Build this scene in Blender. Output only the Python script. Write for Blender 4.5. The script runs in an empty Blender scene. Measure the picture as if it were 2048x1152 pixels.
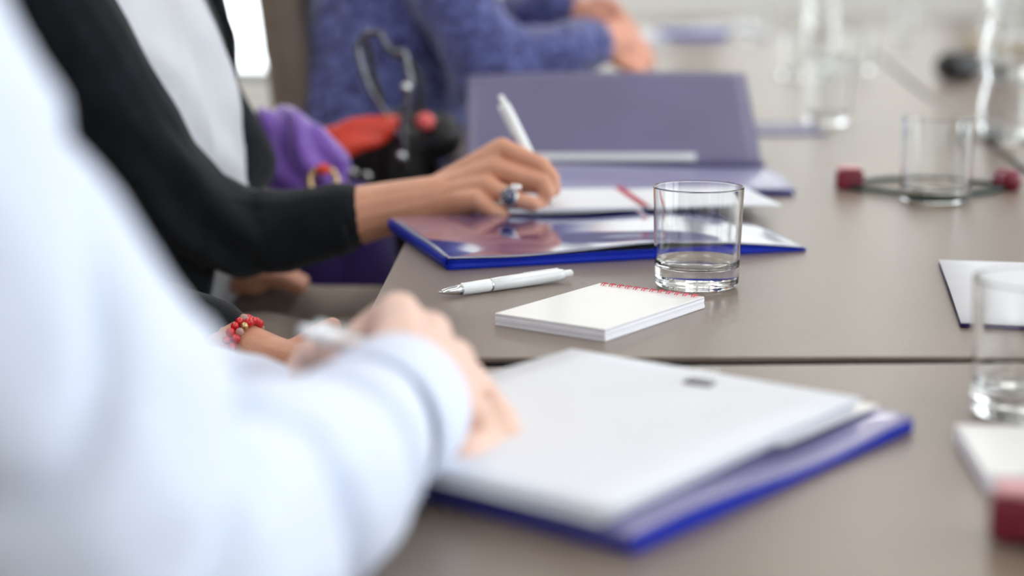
import bpy, bmesh, math, random
import numpy as np
from mathutils import Vector, Matrix, noise
random.seed(7)
S = bpy.context.scene
COL = S.collection
V = Vector

# ------------------------------------------------------------------ camera
F, CH = 3400.0, 1.02                     # focal length in pixels (2048 wide), camera height
PITCH = math.atan(666 / F)
cd = bpy.data.cameras.new('camera'); cam = bpy.data.objects.new('camera', cd); COL.objects.link(cam)
cd.sensor_width = 36; cd.lens = F / 2048 * 36; cd.clip_start = .02
cam.location = (0, 0, CH); cam.rotation_euler = (math.pi / 2 - PITCH, 0, 0)
cd.dof.use_dof = True; cd.dof.focus_distance = 1.40; cd.dof.aperture_fstop = 2.5; cd.dof.aperture_blades = 0
S.camera = cam
# ------------------------------------------------------------------ world and daylight
W = bpy.data.worlds.new('sky'); S.world = W; W.use_nodes = True
bg = W.node_tree.nodes['Background']; bg.inputs[0].default_value = (.90, .96, 1, 1); bg.inputs[1].default_value = 3.8
RX0, RX1, RY0, RY1, RZ = -3.4, 3.2, -2.4, 8.4, 2.75          # the room
WIN = []                                                    # windows: (wall, a0, a1, z0, z1)
for a in (-3.1, -1.75, -.4, .95): WIN.append(('far', a, a + 1.25, .42 if a < -1 else .86, 2.62))
BLIND = 2                                                   # far windows from this one on get added blinds to soften their brightness
for a in (1.2,): WIN.append(('back', a, a + 1.5, .9, 2.5))
for b in (-1.9, .1, 2.1, 4.1, 6.1): WIN.append(('right', b, b + 1.75, .42, 2.5))
for b in (3.0, 5.2): WIN.append(('left', b, b + 1.8, .42, 2.5))
def portal(w, a0, a1, z0, z1):
    l = bpy.data.lights.new('window_daylight', 'AREA'); l.shape = 'RECTANGLE'
    l.size = a1 - a0; l.size_y = z1 - z0; l.cycles.is_portal = True
    o = bpy.data.objects.new('window_daylight', l); COL.objects.link(o)
    c = ((a0 + a1) / 2, (z0 + z1) / 2)
    if w == 'back': o.location = (c[0], RY0 - .02, c[1]); o.rotation_euler = (math.pi / 2, 0, 0)
    elif w == 'left': o.location = (RX0 - .02, c[0], c[1]); o.rotation_euler = (math.pi / 2, 0, -math.pi / 2)
    elif w == 'far': o.location = (c[0], RY1 + .02, c[1]); o.rotation_euler = (-math.pi / 2, 0, 0)
    else: o.location = (RX1 + .02, c[0], c[1]); o.rotation_euler = (math.pi / 2, 0, math.pi / 2)
for w in WIN: portal(*w)
S.view_settings.view_transform = 'Standard'; S.view_settings.look = 'None'
S.view_settings.exposure = 0.36; S.view_settings.gamma = 1; S.view_settings.use_curve_mapping = False
S.cycles.max_bounces = 14; S.cycles.transmission_bounces = 14; S.cycles.transparent_max_bounces = 16

# ------------------------------------------------------------------ helpers
CP, SP = math.cos(PITCH), math.sin(PITCH)
def ray(px, py):
    a, b = (px - 1024) / F, (576 - py) / F
    return a, CP + b * SP, -SP + b * CP
def at(px, py, y):                        # measured point at world depth y
    a, dy, dz = ray(px, py); t = y / dy
    return V((a * t, y, CH + dz * t))
def onz(px, py, z=.74):                   # measured point at height z
    a, dy, dz = ray(px, py); t = (z - CH) / dz
    return V((a * t, dy * t, z))

def srgb(r, g, b):
    f = lambda c: (c / 255 / 12.92) if c / 255 <= .04045 else ((c / 255 + .055) / 1.055) ** 2.4
    return (f(r), f(g), f(b), 1)
MATS = {}
def mat(name, col, rough=.5, metal=0, var=.0, vscale=8, bump=0, bscale=60, trans=0, ior=1.45, coat=0, sheen=0, sub=0, stretch=(1, 1, 1), col2=None, spec=.5, coat_rough=.03):
    m = bpy.data.materials.new(name); m.use_nodes = True; MATS[name] = m
    n = m.node_tree.nodes; L = m.node_tree.links; p = n['Principled BSDF']
    p.inputs['Base Color'].default_value = col; p.inputs['Roughness'].default_value = rough
    p.inputs['Metallic'].default_value = metal; p.inputs['IOR'].default_value = ior
    p.inputs['Transmission Weight'].default_value = trans; p.inputs['Coat Weight'].default_value = coat
    p.inputs['Coat Roughness'].default_value = coat_rough; p.inputs['Specular IOR Level'].default_value = spec
    p.inputs['Sheen Weight'].default_value = sheen; p.inputs['Subsurface Weight'].default_value = sub
    p.inputs['Subsurface Radius'].default_value = (.012, .005, .003); p.inputs['Subsurface Scale'].default_value = 1
    if var or bump or col2:
        tc = n.new('ShaderNodeTexCoord'); mp = n.new('ShaderNodeMapping'); mp.inputs['Scale'].default_value = stretch
        L.new(tc.outputs['Object'], mp.inputs['Vector'])
        if var or col2:
            t = n.new('ShaderNodeTexNoise'); t.inputs['Scale'].default_value = vscale; t.inputs['Detail'].default_value = 5
            L.new(mp.outputs[0], t.inputs['Vector'])
            r = n.new('ShaderNodeValToRGB'); r.color_ramp.elements[0].position = .35; r.color_ramp.elements[1].position = .68
            c2 = col2 or tuple(min(1, c * (1 + var)) for c in col[:3]) + (1,)
            c1 = col if col2 else tuple(c * (1 - var) for c in col[:3]) + (1,)
            r.color_ramp.elements[0].color = c1; r.color_ramp.elements[1].color = c2
            L.new(t.outputs['Fac'], r.inputs[0]); L.new(r.outputs[0], p.inputs['Base Color'])
        if bump:
            t2 = n.new('ShaderNodeTexNoise'); t2.inputs['Scale'].default_value = bscale; t2.inputs['Detail'].default_value = 4
            L.new(mp.outputs[0], t2.inputs['Vector'])
            bm_ = n.new('ShaderNodeBump'); bm_.inputs['Strength'].default_value = bump; bm_.inputs['Distance'].default_value = .004
            L.new(t2.outputs['Fac'], bm_.inputs['Height']); L.new(bm_.outputs[0], p.inputs['Normal'])
    return m
mat('wall', srgb(236, 234, 230), .85, var=.02)
mat('ceiling', srgb(240, 240, 238), .9, var=.015)
mat('floor', srgb(190, 182, 172), .7, var=.12, vscale=30, bump=.2, bscale=300)
mat('frame', srgb(150, 152, 156), .4, metal=.3, var=.03)
mat('laminate', srgb(131, 117, 105), .30, var=.05, vscale=260, bump=.03, bscale=900, spec=.62)
mat('laminate_edge', srgb(34, 28, 34), .5, var=.06, vscale=60)
mat('steel', srgb(190, 192, 195), .28, metal=1, var=.03)
mat('chrome', srgb(225, 228, 230), .12, metal=1, var=.02)
mat('gunmetal', srgb(120, 120, 122), .18, metal=1, var=.3, vscale=60)
mat('clear_glass', (.985, .995, .99, 1), 0, trans=1, ior=1.46, var=.002)
mat('water', (.98, .99, 1, 1), 0, trans=1, ior=1.33, var=.002)
mat('white_plastic', srgb(243, 248, 251), .22, var=.01, coat=.3)
mat('paper', srgb(229, 232, 239), .75, var=.012, vscale=20)
mat('paper_card', srgb(240, 240, 240), .28, var=.01, vscale=20, coat=.25)
mat('page_edge', srgb(240, 240, 247), .8, var=.05, vscale=60, stretch=(1, 1, 40))
mat('folder_blue', srgb(4, 40, 182), .45, var=.06, vscale=12, spec=.3)
mat('folder_gloss', srgb(40, 36, 122), .10, var=.06, vscale=9, coat=1, coat_rough=.05)
mat('folder_lid', srgb(104, 100, 134), .38, var=.05, vscale=9, spec=.5)
mat('folder_inner', srgb(140, 136, 180), .3, var=.05, vscale=9, coat=.4)
mat('folder_rim', srgb(205, 208, 214), .4, var=.02)
mat('red_wire', srgb(214, 52, 78), .35, var=.05)
mat('skin_tan', srgb(212, 154, 126), .42, var=.07, vscale=35, bump=.12, bscale=420, sub=.12)
mat('skin_pale', srgb(236, 200, 184), .5, var=.07, vscale=35, bump=.1, bscale=300, sub=.12)
mat('skin_rosy', srgb(222, 160, 136), .5, var=.1, vscale=30, bump=.1, bscale=300, sub=.12)
mat('nail', srgb(232, 176, 166), .2, var=.03)
mat('white_shirt', srgb(222, 231, 250), .8, var=.015, vscale=6, bump=.06, bscale=700, sheen=.15)
mat('black_knit', srgb(21, 25, 30), .9, var=.2, vscale=40, bump=.3, bscale=700, spec=.15, sheen=.12)
mat('grey_top', srgb(206, 208, 214), .85, var=.03, vscale=20, bump=.06, bscale=500)
mat('taupe_cloth', srgb(138, 127, 119), .9, var=.1, vscale=25, bump=.1, bscale=500)
mat('dark_cloth', srgb(26, 26, 32), .9, var=.15, vscale=25)
mat('blue_knit', srgb(36, 36, 78), .95, col2=srgb(112, 122, 190), vscale=85, bump=1.0, bscale=95, sheen=.35)
mat('hair_dark', srgb(42, 30, 24), .5, var=.3, vscale=120, stretch=(1, 1, .1), bump=.3, bscale=200)
mat('shoe', srgb(30, 26, 25), .4, var=.1)
mat('chair_cloth', srgb(116, 103, 93), .9, var=.08, vscale=40, bump=.2, bscale=500)
mat('purple_satin', srgb(128, 88, 190), .26, var=.18, vscale=14, sheen=.4)
mat('purple_dark', srgb(44, 24, 92), .55, var=.12, vscale=14)
mat('orange_red', srgb(204, 54, 30), .5, var=.12, vscale=20, bump=.2, bscale=80)
mat('coral', srgb(232, 104, 104), .5, var=.05)
mat('black_leather', srgb(24, 23, 25), .42, var=.15, vscale=50, bump=.3, bscale=250)
mat('gold', srgb(206, 176, 128), .25, metal=1, var=.04)
mat('stone_blue', srgb(20, 40, 84), .12, var=.3, vscale=500, coat=1)
mat('maroon', srgb(122, 24, 48), .35, var=.08, coat=.3)
mat('pink_plastic', srgb(226, 164, 168), .4, var=.05)
mat('green_cord', srgb(20, 52, 48), .6, var=.1, vscale=200)
mat('bead_red', srgb(214, 22, 36), .08, var=.1, coat=.6)
mat('bead_clear', srgb(236, 200, 190), .06, trans=.5, var=.03)
mat('black_plastic', srgb(18, 18, 20), .35, var=.1)
mat('tan_card', srgb(186, 160, 112), .6, var=.05)
# window pane: clear sheet with a fresnel reflection
pm = bpy.data.materials.new('window_pane'); pm.use_nodes = True; MATS['window_pane'] = pm
n = pm.node_tree.nodes; n.clear(); L = pm.node_tree.links
o_ = n.new('ShaderNodeOutputMaterial'); mx = n.new('ShaderNodeMixShader'); tr = n.new('ShaderNodeBsdfTransparent'); gl = n.new('ShaderNodeBsdfGlossy')
fr = n.new('ShaderNodeFresnel'); gl.inputs['Roughness'].default_value = .02
L.new(fr.outputs[0], mx.inputs[0]); L.new(tr.outputs[0], mx.inputs[1]); L.new(gl.outputs[0], mx.inputs[2]); L.new(mx.outputs[0], o_.inputs[0])

bm_ = bpy.data.materials.new('added_blind_fabric'); bm_.use_nodes = True; MATS['added_blind_fabric'] = bm_  # translucent fabric for the added blinds
n = bm_.node_tree.nodes; n.clear(); L = bm_.node_tree.links
o_ = n.new('ShaderNodeOutputMaterial'); mx = n.new('ShaderNodeMixShader'); mx.inputs[0].default_value = .08
tr = n.new('ShaderNodeBsdfTranslucent'); df = n.new('ShaderNodeBsdfDiffuse'); tx = n.new('ShaderNodeTexWave'); tx.inputs['Scale'].default_value = 90
rp = n.new('ShaderNodeValToRGB'); rp.color_ramp.elements[0].color = (.88, .87, .84, 1); rp.color_ramp.elements[1].color = (.92, .91, .88, 1)
L.new(tx.outputs['Fac'], rp.inputs[0]); L.new(rp.outputs[0], tr.inputs[0]); L.new(rp.outputs[0], df.inputs[0])
L.new(tr.outputs[0], mx.inputs[1]); L.new(df.outputs[0], mx.inputs[2]); L.new(mx.outputs[0], o_.inputs[0])

def link(name, me, m=None, parent=None, smooth=True):
    o = bpy.data.objects.new(name, me); COL.objects.link(o)
    if m: me.materials.append(MATS[m])
    if smooth: me.polygons.foreach_set('use_smooth', [True] * len(me.polygons))
    if parent:
        o.parent = parent
        o.matrix_parent_inverse = parent.matrix_basis.inverted()
    return o
def mesh(name, vs, fs):
    me = bpy.data.meshes.new(name); me.from_pydata([tuple(v) for v in vs], [], fs); me.update(); return me
def tag(o, label, cat, group=None, kind=None):
    if label: o['label'] = label
    if cat: o['category'] = cat
    if group: o['group'] = group
    if kind: o['kind'] = kind
    return o
def thing(name, loc, label, cat, group=None):
    o = bpy.data.objects.new(name, None); COL.objects.link(o); o.location = loc; o.empty_display_size = .02
    return tag(o, label, cat, group)
def bevel(o, w, seg=2, ang=40):
    b = o.modifiers.new('b', 'BEVEL'); b.width = w; b.segments = seg; b.limit_method = 'ANGLE'; b.angle_limit = math.radians(ang)
    wn = o.modifiers.new('wn', 'WEIGHTED_NORMAL'); wn.keep_sharp = False
    return o
def boxes(name, bl, m, parent=None, bv=0, M=None):
    vs, fs = [], []
    for (a, b) in bl:
        k = len(vs)
        for z in (a[2], b[2]):
            vs += [V((a[0], a[1], z)), V((b[0], a[1], z)), V((b[0], b[1], z)), V((a[0], b[1], z))]
        fs += [[k + 3, k + 2, k + 1, k], [k + 4, k + 5, k + 6, k + 7]] + [[k + i, k + (i + 1) % 4, k + 4 + (i + 1) % 4, k + 4 + i] for i in range(4)]
    if M: vs = [M @ v for v in vs]
    o = link(name, mesh(name, vs, fs), m, parent, smooth=bool(bv))
    if bv: bevel(o, bv)
    return o
def prism(name, poly, z0, z1, m, parent=None, bv=0, top=None):
    k = len(poly); top = top or poly
    vs = [V((p[0], p[1], z0)) for p in poly] + [V((p[0], p[1], z1)) for p in top]
    fs = [list(range(k))[::-1], list(range(k, 2 * k))] + [[i, (i + 1) % k, k + (i + 1) % k, k + i] for i in range(k)]
    o = link(name, mesh(name, vs, fs), m, parent, smooth=bool(bv))
    if bv: bevel(o, bv)
    return o
def lathe(name, prof, m, parent=None, M=None, n=64):
    """prof: list of (r, z); closed where r = 0."""
    vs, fs, rings = [], [], []
    for r, z in prof:
        if r < 1e-7: rings.append([len(vs)]); vs.append(V((0, 0, z)))
        else:
            rings.append(list(range(len(vs), len(vs) + n)))
            vs += [V((r * math.cos(2 * math.pi * i / n), r * math.sin(2 * math.pi * i / n), z)) for i in range(n)]
    for A, B in zip(rings, rings[1:]):
        for i in range(n):
            j = (i + 1) % n
            if len(A) == 1 and len(B) == 1: continue
            if len(A) == 1: fs.append([A[0], B[j], B[i]])
            elif len(B) == 1: fs.append([A[i], A[j], B[0]])
            else: fs.append([A[i], A[j], B[j], B[i]])
    if M: vs = [M @ v for v in vs]
    me = mesh(name, vs, fs)
    bm = bmesh.new(); bm.from_mesh(me); bmesh.ops.recalc_face_normals(bm, faces=bm.faces); bm.to_mesh(me); bm.free()
    return link(name, me, m, parent)
def catmull(P, n):
    P = [V(p) for p in P]; out = []
    for i in range(len(P) - 1):
        a, b, c, d = P[max(i - 1, 0)], P[i], P[i + 1], P[min(i + 2, len(P) - 1)]
        for k in range(n):
            t = k / n
            out.append(.5 * ((2 * b) + (c - a) * t + (2 * a - 5 * b + 4 * c - d) * t * t + (3 * b - a - 3 * c + d) * t ** 3))
    out.append(P[-1]); return out
def tube(name, pts, r, m, parent=None, n=10, sub=6, closed=False, flat=1.0):
    pts = [V(p) for p in pts]
    P = catmull(pts, sub) if sub > 1 else pts
    if closed: P = P[:-1]
    N = len(P); vs, fs = [], []
    up = V((0, 0, 1))
    for i in range(N):
        if closed: t = (P[(i + 1) % N] - P[i - 1]).normalized()
        else: t = (P[min(i + 1, N - 1)] - P[max(i - 1, 0)]).normalized()
        if i == 0:
            if abs(t.dot(up)) > .95: up = V((1, 0, 0))
        s = t.cross(up).normalized(); up = s.cross(t).normalized()
        rr = r[min(int(i / max(1, sub)), len(r) - 1)] if isinstance(r, (list, tuple)) else r
        for k in range(n):
            a = 2 * math.pi * k / n
            vs.append(P[i] + s * math.cos(a) * rr * flat + up * math.sin(a) * rr)
    for i in range(N if closed else N - 1):
        j = (i + 1) % N
        for k in range(n):
            l = (k + 1) % n; fs.append([i * n + k, i * n + l, j * n + l, j * n + k])
    if not closed: fs += [list(range(n))[::-1], list(range((N - 1) * n, N * n))]
    return link(name, mesh(name, vs, fs), m, parent)
def grid(name, fn, nu, nv, m, parent=None, thick=0, flip=False):
    vs = [fn(i / nu, j / nv) for j in range(nv + 1) for i in range(nu + 1)]
    fs = [[j * (nu + 1) + i, j * (nu + 1) + i + 1, (j + 1) * (nu + 1) + i + 1, (j + 1) * (nu + 1) + i] for j in range(nv) for i in range(nu)]
    if flip: fs = [f[::-1] for f in fs]
    o = link(name, mesh(name, vs, fs), m, parent)
    if thick:
        s = o.modifiers.new('s', 'SOLIDIFY'); s.thickness = thick; s.offset = -1
    return o
def capsule(vs, fs, p0, r0, p1, r1, n=14, h=5):
    p0, p1 = V(p0), V(p1); ax = p1 - p0
    ax = ax.normalized() if ax.length > 1e-6 else V((0, 0, 1))
    s = ax.cross(V((0, 0, 1)) if abs(ax.z) < .9 else V((1, 0, 0))).normalized(); u = s.cross(ax)
    k = len(vs); rings = 0
    for c, r, sg in ((p0, r0, -1), (p1, r1, 1)):
        rng = range(h + 1)
        for q in rng:
            a = (h - q) / h * math.pi / 2 if sg < 0 else q / h * math.pi / 2
            a = min(a, math.pi / 2 - .02)
            cc = c + ax * (sg * r * math.sin(a)); rr = r * math.cos(a)
            for i in range(n):
                th = 2 * math.pi * i / n; vs.append(cc + s * math.cos(th) * rr + u * math.sin(th) * rr)
            rings += 1
    for j in range(rings - 1):
        for i in range(n):
            l = (i + 1) % n; fs.append([k + j * n + i, k + j * n + l, k + (j + 1) * n + l, k + (j + 1) * n + i])
    fs += [[k + i for i in range(n)][::-1], [k + (rings - 1) * n + i for i in range(n)]]
def ellipsoid(vs, fs, c, r, rz=0, n=20, h=12):
    k = len(vs); c = V(c); R = Matrix.Rotation(rz, 3, 'Z')
    for j in range(h + 1):
        a = -math.pi / 2 + math.pi * j / h; a = max(min(a, 1.55), -1.55)
        for i in range(n):
            th = 2 * math.pi * i / n
            vs.append(c + R @ V((r[0] * math.cos(a) * math.cos(th), r[1] * math.cos(a) * math.sin(th), r[2] * math.sin(a))))
    for j in range(h):
        for i in range(n):
            l = (i + 1) % n; fs.append([k + j * n + i, k + j * n + l, k + (j + 1) * n + l, k + (j + 1) * n + i])
    fs += [[k + i for i in range(n)][::-1], [k + h * n + i for i in range(n)]]
def blob(chains, voxel, smooth=4, ells=(), disp=None):
    """one continuous surface grown around tapering limbs; returns a mesh"""
    vs, fs = [], []
    for ch in chains:
        for (p0, r0), (p1, r1) in zip(ch, ch[1:]): capsule(vs, fs, p0, r0, p1, r1)
    for e in ells: ellipsoid(vs, fs, *e)
    me = mesh('tmp', vs, fs); o = bpy.data.objects.new('tmp', me); COL.objects.link(o)
    r = o.modifiers.new('r', 'REMESH'); r.mode = 'VOXEL'; r.voxel_size = voxel
    s = o.modifiers.new('s', 'SMOOTH'); s.factor = .5; s.iterations = smooth
    dg = bpy.context.evaluated_depsgraph_get(); dg.update()
    out = bpy.data.meshes.new_from_object(o.evaluated_get(dg))
    bpy.data.objects.remove(o); bpy.data.meshes.remove(me)
    if disp:
        nv = len(out.vertices); co = np.empty(nv * 3, 'f'); no = np.empty(nv * 3, 'f')
        out.vertices.foreach_get('co', co); out.vertex_normals.foreach_get('vector', no)
        co = co.reshape(-1, 3); no = no.reshape(-1, 3)
        d = np.array([disp(V(c)) for c in co], 'f')
        out.vertices.foreach_set('co', (co + no * d[:, None]).ravel()); out.update()
    return out
def merge(meshes):
    bm = bmesh.new()
    for m in meshes: bm.from_mesh(m)
    me = bpy.data.meshes.new('body'); bm.to_mesh(me); bm.free(); return me
def cuts(me, keep):
    """drop faces whose centre fails keep(c)"""
    bm = bmesh.new(); bm.from_mesh(me)
    bmesh.ops.delete(bm, geom=[f for f in bm.faces if not keep(f.calc_center_median())], context='FACES')
    bm.to_mesh(me); bm.free(); return me

# ------------------------------------------------------------------ the room
def struct(o, label=None):
    o['kind'] = 'structure'
    if label: o['label'] = label
    return o
T_ = .16
struct(boxes('floor', [((RX0 - T_, RY0 - T_, -.1), (RX1 + T_, RY1 + T_, 0))], 'floor'), 'grey carpeted meeting room floor under the tables')
struct(boxes('ceiling', [((RX0 - T_, RY0 - T_, RZ), (RX1 + T_, RY1 + T_, RZ + .1))], 'ceiling'), 'plain white ceiling of the meeting room')
def windowed(which, lo, hi):
    ws = sorted([w for w in WIN if w[0] == which], key=lambda w: w[1]); bl = []
    z0, z1 = ws[0][3], ws[0][4]
    def piece(a, b, c, d):
        if which == 'far': return ((a, RY1, c), (b, RY1 + T_, d))
        if which == 'left': return ((RX0 - T_, a, c), (RX0, b, d))
        if which == 'back': return ((a, RY0 - T_, c), (b, RY0, d))
        return ((RX1, a, c), (RX1 + T_, b, d))
    bl += [piece(lo, hi, 0, z0), piece(lo, hi, z1, RZ)]
    e = lo
    for w in ws:
        bl.append(piece(e, w[1], z0, z1)); e = w[2]
        if w[3] > z0: bl.append(piece(w[1], w[2], z0, w[3]))
    bl.append(piece(e, hi, z0, z1))
    struct(boxes('wall_' + which, bl, 'wall'), {'far': 'white far wall with bright windows on its left', 'right': 'white wall with a row of wide windows', 'back': 'white wall with a window behind the camera', 'left': 'white wall behind the seated people, windows at its far end'}[which])
windowed('far', RX0 - T_, RX1 + T_); windowed('right', RY0, RY1); windowed('back', RX0 - T_, RX1 + T_); windowed('left', RY0, RY1)
for i, (w, a0, a1, z0, z1) in enumerate(WIN):
    g = bpy.data.objects.new('window_%d' % (i + 1), None); COL.objects.link(g); struct(g)
    g['label'] = 'tall bright window in the %s wall, number %d along it' % (w, [v for v in WIN if v[0] == w].index((w, a0, a1, z0, z1)) + 1)
    f = .05; mid = (a0 + a1) / 2
    def pc(a, b, c, d, t0=.03, t1=.09):
        if w == 'left': return ((RX0 - t1, a, c), (RX0 - t0, b, d))
        if w == 'back': return ((a, RY0 - t1, c), (b, RY0 - t0, d))
        return ((a, RY1 + t0, c), (b, RY1 + t1, d)) if w == 'far' else ((RX1 + t0, a, c), (RX1 + t1, b, d))
    boxes('window_frame', [pc(a0, a1, z0, z0 + f), pc(a0, a1, z1 - f, z1), pc(a0, a0 + f, z0 + f, z1 - f), pc(a1 - f, a1, z0 + f, z1 - f)], 'frame', g)
    boxes('mullion', [pc(mid - .02, mid + .02, z0 + f, z1 - f)], 'frame', g)
    for (p, q) in ((a0 + f, mid - .02), (mid + .02, a1 - f)):
        if w == 'far' and i >= BLIND: boxes('added_blind', [pc(p - f, q + .02, z0 - .04, z1, .012, .0135)], 'added_blind_fabric', g)  # unseen blind added so the far windows reflect softly in the tables
        boxes('pane', [pc(p, q, z0 + f, z1 - f, .055, .061)], 'window_pane', g)

# ------------------------------------------------------------------ unseen ceiling lamps, added to brighten paper and tabletops
em = bpy.data.materials.new('added_lamp_diffuser'); em.use_nodes = True; MATS['added_lamp_diffuser'] = em
pe = em.node_tree.nodes['Principled BSDF']; pe.inputs['Base Color'].default_value = (.9, .9, .9, 1)
pe.inputs['Emission Color'].default_value = (1, .97, .93, 1); pe.inputs['Emission Strength'].default_value = 3.3
for j, y in enumerate((.3, 2.3, 4.3, 6.3)):
    for i, x in enumerate((-.9, 1.3)):
        g = thing('added_ceiling_lamp', (x, y, RZ), '%s added unseen ceiling light panel %s the table row' % (('first', 'second', 'third', 'fourth')[j], 'left of' if i == 0 else 'right of'), 'added ceiling lamp', 'added ceiling light panels')
        boxes('housing', [((x - .32, y - .62, RZ - .03), (x + .32, y + .62, RZ - .012)), ], 'frame', g, bv=.003)
        boxes('diffuser', [((x - .30, y - .60, RZ - .036), (x + .30, y + .60, RZ - .0305))], 'added_lamp_diffuser', g)
        boxes('mount', [((x - .1, y - .1, RZ - .012), (x + .1, y + .1, RZ))], 'frame', g)

# ------------------------------------------------------------------ tables
TZ = .74
def table(poly, legs, label):
    c = sum((V((p[0], p[1], 0)) for p in poly), V()) / len(poly)
    t = thing('meeting_table', (c.x, c.y, 0), label, 'table', 'meeting tables pushed together')
    prism('tabletop', poly, TZ - .004, TZ, 'laminate', t, bv=.0008)
    prism('edge_band', poly, TZ - .026, TZ - .0042, 'laminate_edge', t)
    for (x, y) in legs:
        boxes('leg', [((x - .025, y - .025, .012), (x + .025, y + .025, TZ - .026))], 'steel', t, bv=.003)
        lathe('foot', [(0, 0), (.022, 0), (.024, .006), (.012, .013), (0, .013)], 'black_plastic', t, Matrix.Translation((x, y, 0)), 20)
    return t
seam = lambda y: .788 + (y - 3.134) * .1425
table([(-.135, -.55), (.55, -.55), (seam(1.165) + .06, 1.165), (-.125, 1.140)], [(-.05, -.4), (.42, -.4), (.45, 1.05), (-.05, 1.05)], 'dark taupe table in the foreground, carrying the clipped paper stack')
table([(-.118, 1.172), (seam(1.18) + .045, 1.178), (seam(3.6), 3.6), (-.06, 3.6)], [(-.04, 1.3), (.42, 1.3), (.72, 3.45), (.0, 3.45)], 'dark taupe table with the drinking glass and spiral notepad on it')
table([(-.06, 3.606), (seam(3.606), 3.606), (seam(8.0), 8.0), (.05, 8.0)], [(.05, 3.75), (.75, 3.75), (1.3, 7.85), (.15, 7.85)], 'far taupe table at the end of the row, strongly blurred')
table([(seam(1.6) + .012, 1.6), (1.9, 1.5), (2.2, 8.0), (seam(8.0) + .012, 8.0)], [(.75, 1.8), (1.75, 1.8), (2.05, 7.8), (1.65, 7.8)], 'taupe table across the diagonal seam, behind the water carafe')

# ------------------------------------------------------------------ chairs
def make_chair():
    t = thing('upholstered_chair', (0, 0, 0), '', 'chair', 'brown upholstered chairs along the table')
    me = blob([[((-.17, -.16, .44), .035), ((.17, -.17, .44), .035), ((.17, .17, .44), .035), ((-.17, .16, .44), .035), ((-.17, -.16, .44), .035)], [((-.15, 0, .44), .035), ((.17, 0, .44), .035)]], .012, 10, [((0, 0, .44), (.2, .2, .035))])
    link('seat', me, 'chair_cloth', t)
    me = blob([[((-.235, s, .50), .03), ((-.27, s, .72), .038), ((-.30, s * .95, .98), .04)] for s in (-.17, -.085, 0, .085, .17)], .012, 10)
    link('backrest', me, 'chair_cloth', t)
    for sx, sy in ((.17, .17), (.17, -.17), (-.2, .17), (-.2, -.17)):
        tube('leg', [(sx * .9, sy * .95, .41), (sx * 1.1, sy * 1.05, 0)], .011, 'steel', t, sub=1)
    for s in (-.17, .17): tube('back_support', [(-.15, s, .415), (-.22, s, .43), (-.245, s, .56)], .009, 'steel', t)
    return t
def copy_tree(o, parent=None):
    c = o.copy(); COL.objects.link(c)
    if parent: c.parent = parent
    for ch in o.children: copy_tree(ch, c)
    return c
chair0 = make_chair()
for k, (x, y, rz, lab) in enumerate([
        (-.58, .80, 0, 'brown upholstered chair under the person in the white shirt'),
        (-.66, 1.36, 0, 'brown upholstered chair under the person with the bead bracelet'),
        (-.56, 1.86, -.2, 'brown upholstered chair under the person in the black cardigan'),
        (-.245, 2.29, .1, 'brown upholstered chair holding the purple and black handbags'),
        (-.088, 2.95, .06, 'brown upholstered chair under the person in the blue sweater')]):
    c = chair0 if k == 0 else copy_tree(chair0)
    c.location = (x, y, 0); c.rotation_euler = (0, 0, rz); c['label'] = lab

# ------------------------------------------------------------------ drinking glasses, carafe, bottle
def tumbler(x, y, r0, r1, h, base, label, wall=.0016):
    t = thing('drinking_glass', (x, y, TZ), label, 'glass', 'clear drinking glasses on the tables')
    M = Matrix.Translation((x, y, TZ))
    p = [(0, .0016), (r0 - .012, .0016), (r0 - .0095, .0015), (r0 - .0085, .0010), (r0 - .0075, .0003), (r0 - .006, .0001), (r0 - .004, .0004), (r0 - .002, .0014), (r0 - .0007, .0030)]
    for zz in [.0048, .0058] + [.006 + (h - .012) * k / 8 for k in range(1, 9)] + [h - .0042, h - .0030, h - .0022, h - .0016]: p.append((r0 + (r1 - r0) * zz / h, zz))
    p += [(r1 - wall * .5 + wall * .5 * math.cos(q), h - wall * .5 + wall * .5 * math.sin(q)) for q in [math.radians(d) for d in range(0, 181, 30)]]
    for zz in [h - .0016, h - .0022, h - .003, h - .0042] + [base + .008 + (h - base - .014) * k / 8 for k in range(8, 0, -1)] + [base + .0075, base + .0065]:
        p.append((r0 + (r1 - r0) * zz / h - wall, zz))
    p += [(r0 - wall - .0003, base + .0045), (r0 - wall - .0015, base + .0022), (r0 - wall - .0035, base + .0007), (r0 - wall - .0055, base + .0001), (r0 - wall - .007, base), (r0 * .5, base - .0003), (0, base - .0005)]
    lathe('vessel', p, 'clear_glass', t, M, 96)
    return t
tumbler(.159, 1.438, .0358, .0388, .087, .0175, 'clear empty glass tumbler standing behind the white spiral notepad')
tumbler(.490, 1.955, .0390, .0415, .097, .014, 'clear glass tumbler standing inside the maroon and green cord loop', .003)
tumbler(.322, 1.022, .0358, .0388, .086, .0165, 'glass tumbler cut off by the right frame edge, nearest the camera')
FAR = [(.530, 2.86, .036, .042, .115, 'blurred glass tumbler right of the upright folder lid'),
       (.655, 3.95, .033, .039, .11, 'blurred far glass just left of the bottle base'),
       (.84, 4.15, .033, .039, .11, 'blurred far glass just right of the bottle base'),
       (.80, 5.6, .035, .041, .11, 'faint far glass beside the dark blue folder'),
       (1.22, 5.35, .035, .041, .12, 'faint far glass beyond the diagonal table seam'),
       (1.38, 4.9, .035, .041, .12, 'faint far glass between the seam and the black case')]
for x, y, a, b, h, lab in FAR: tumbler(x, y, a, b, h, .015, lab, .0034)
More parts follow.
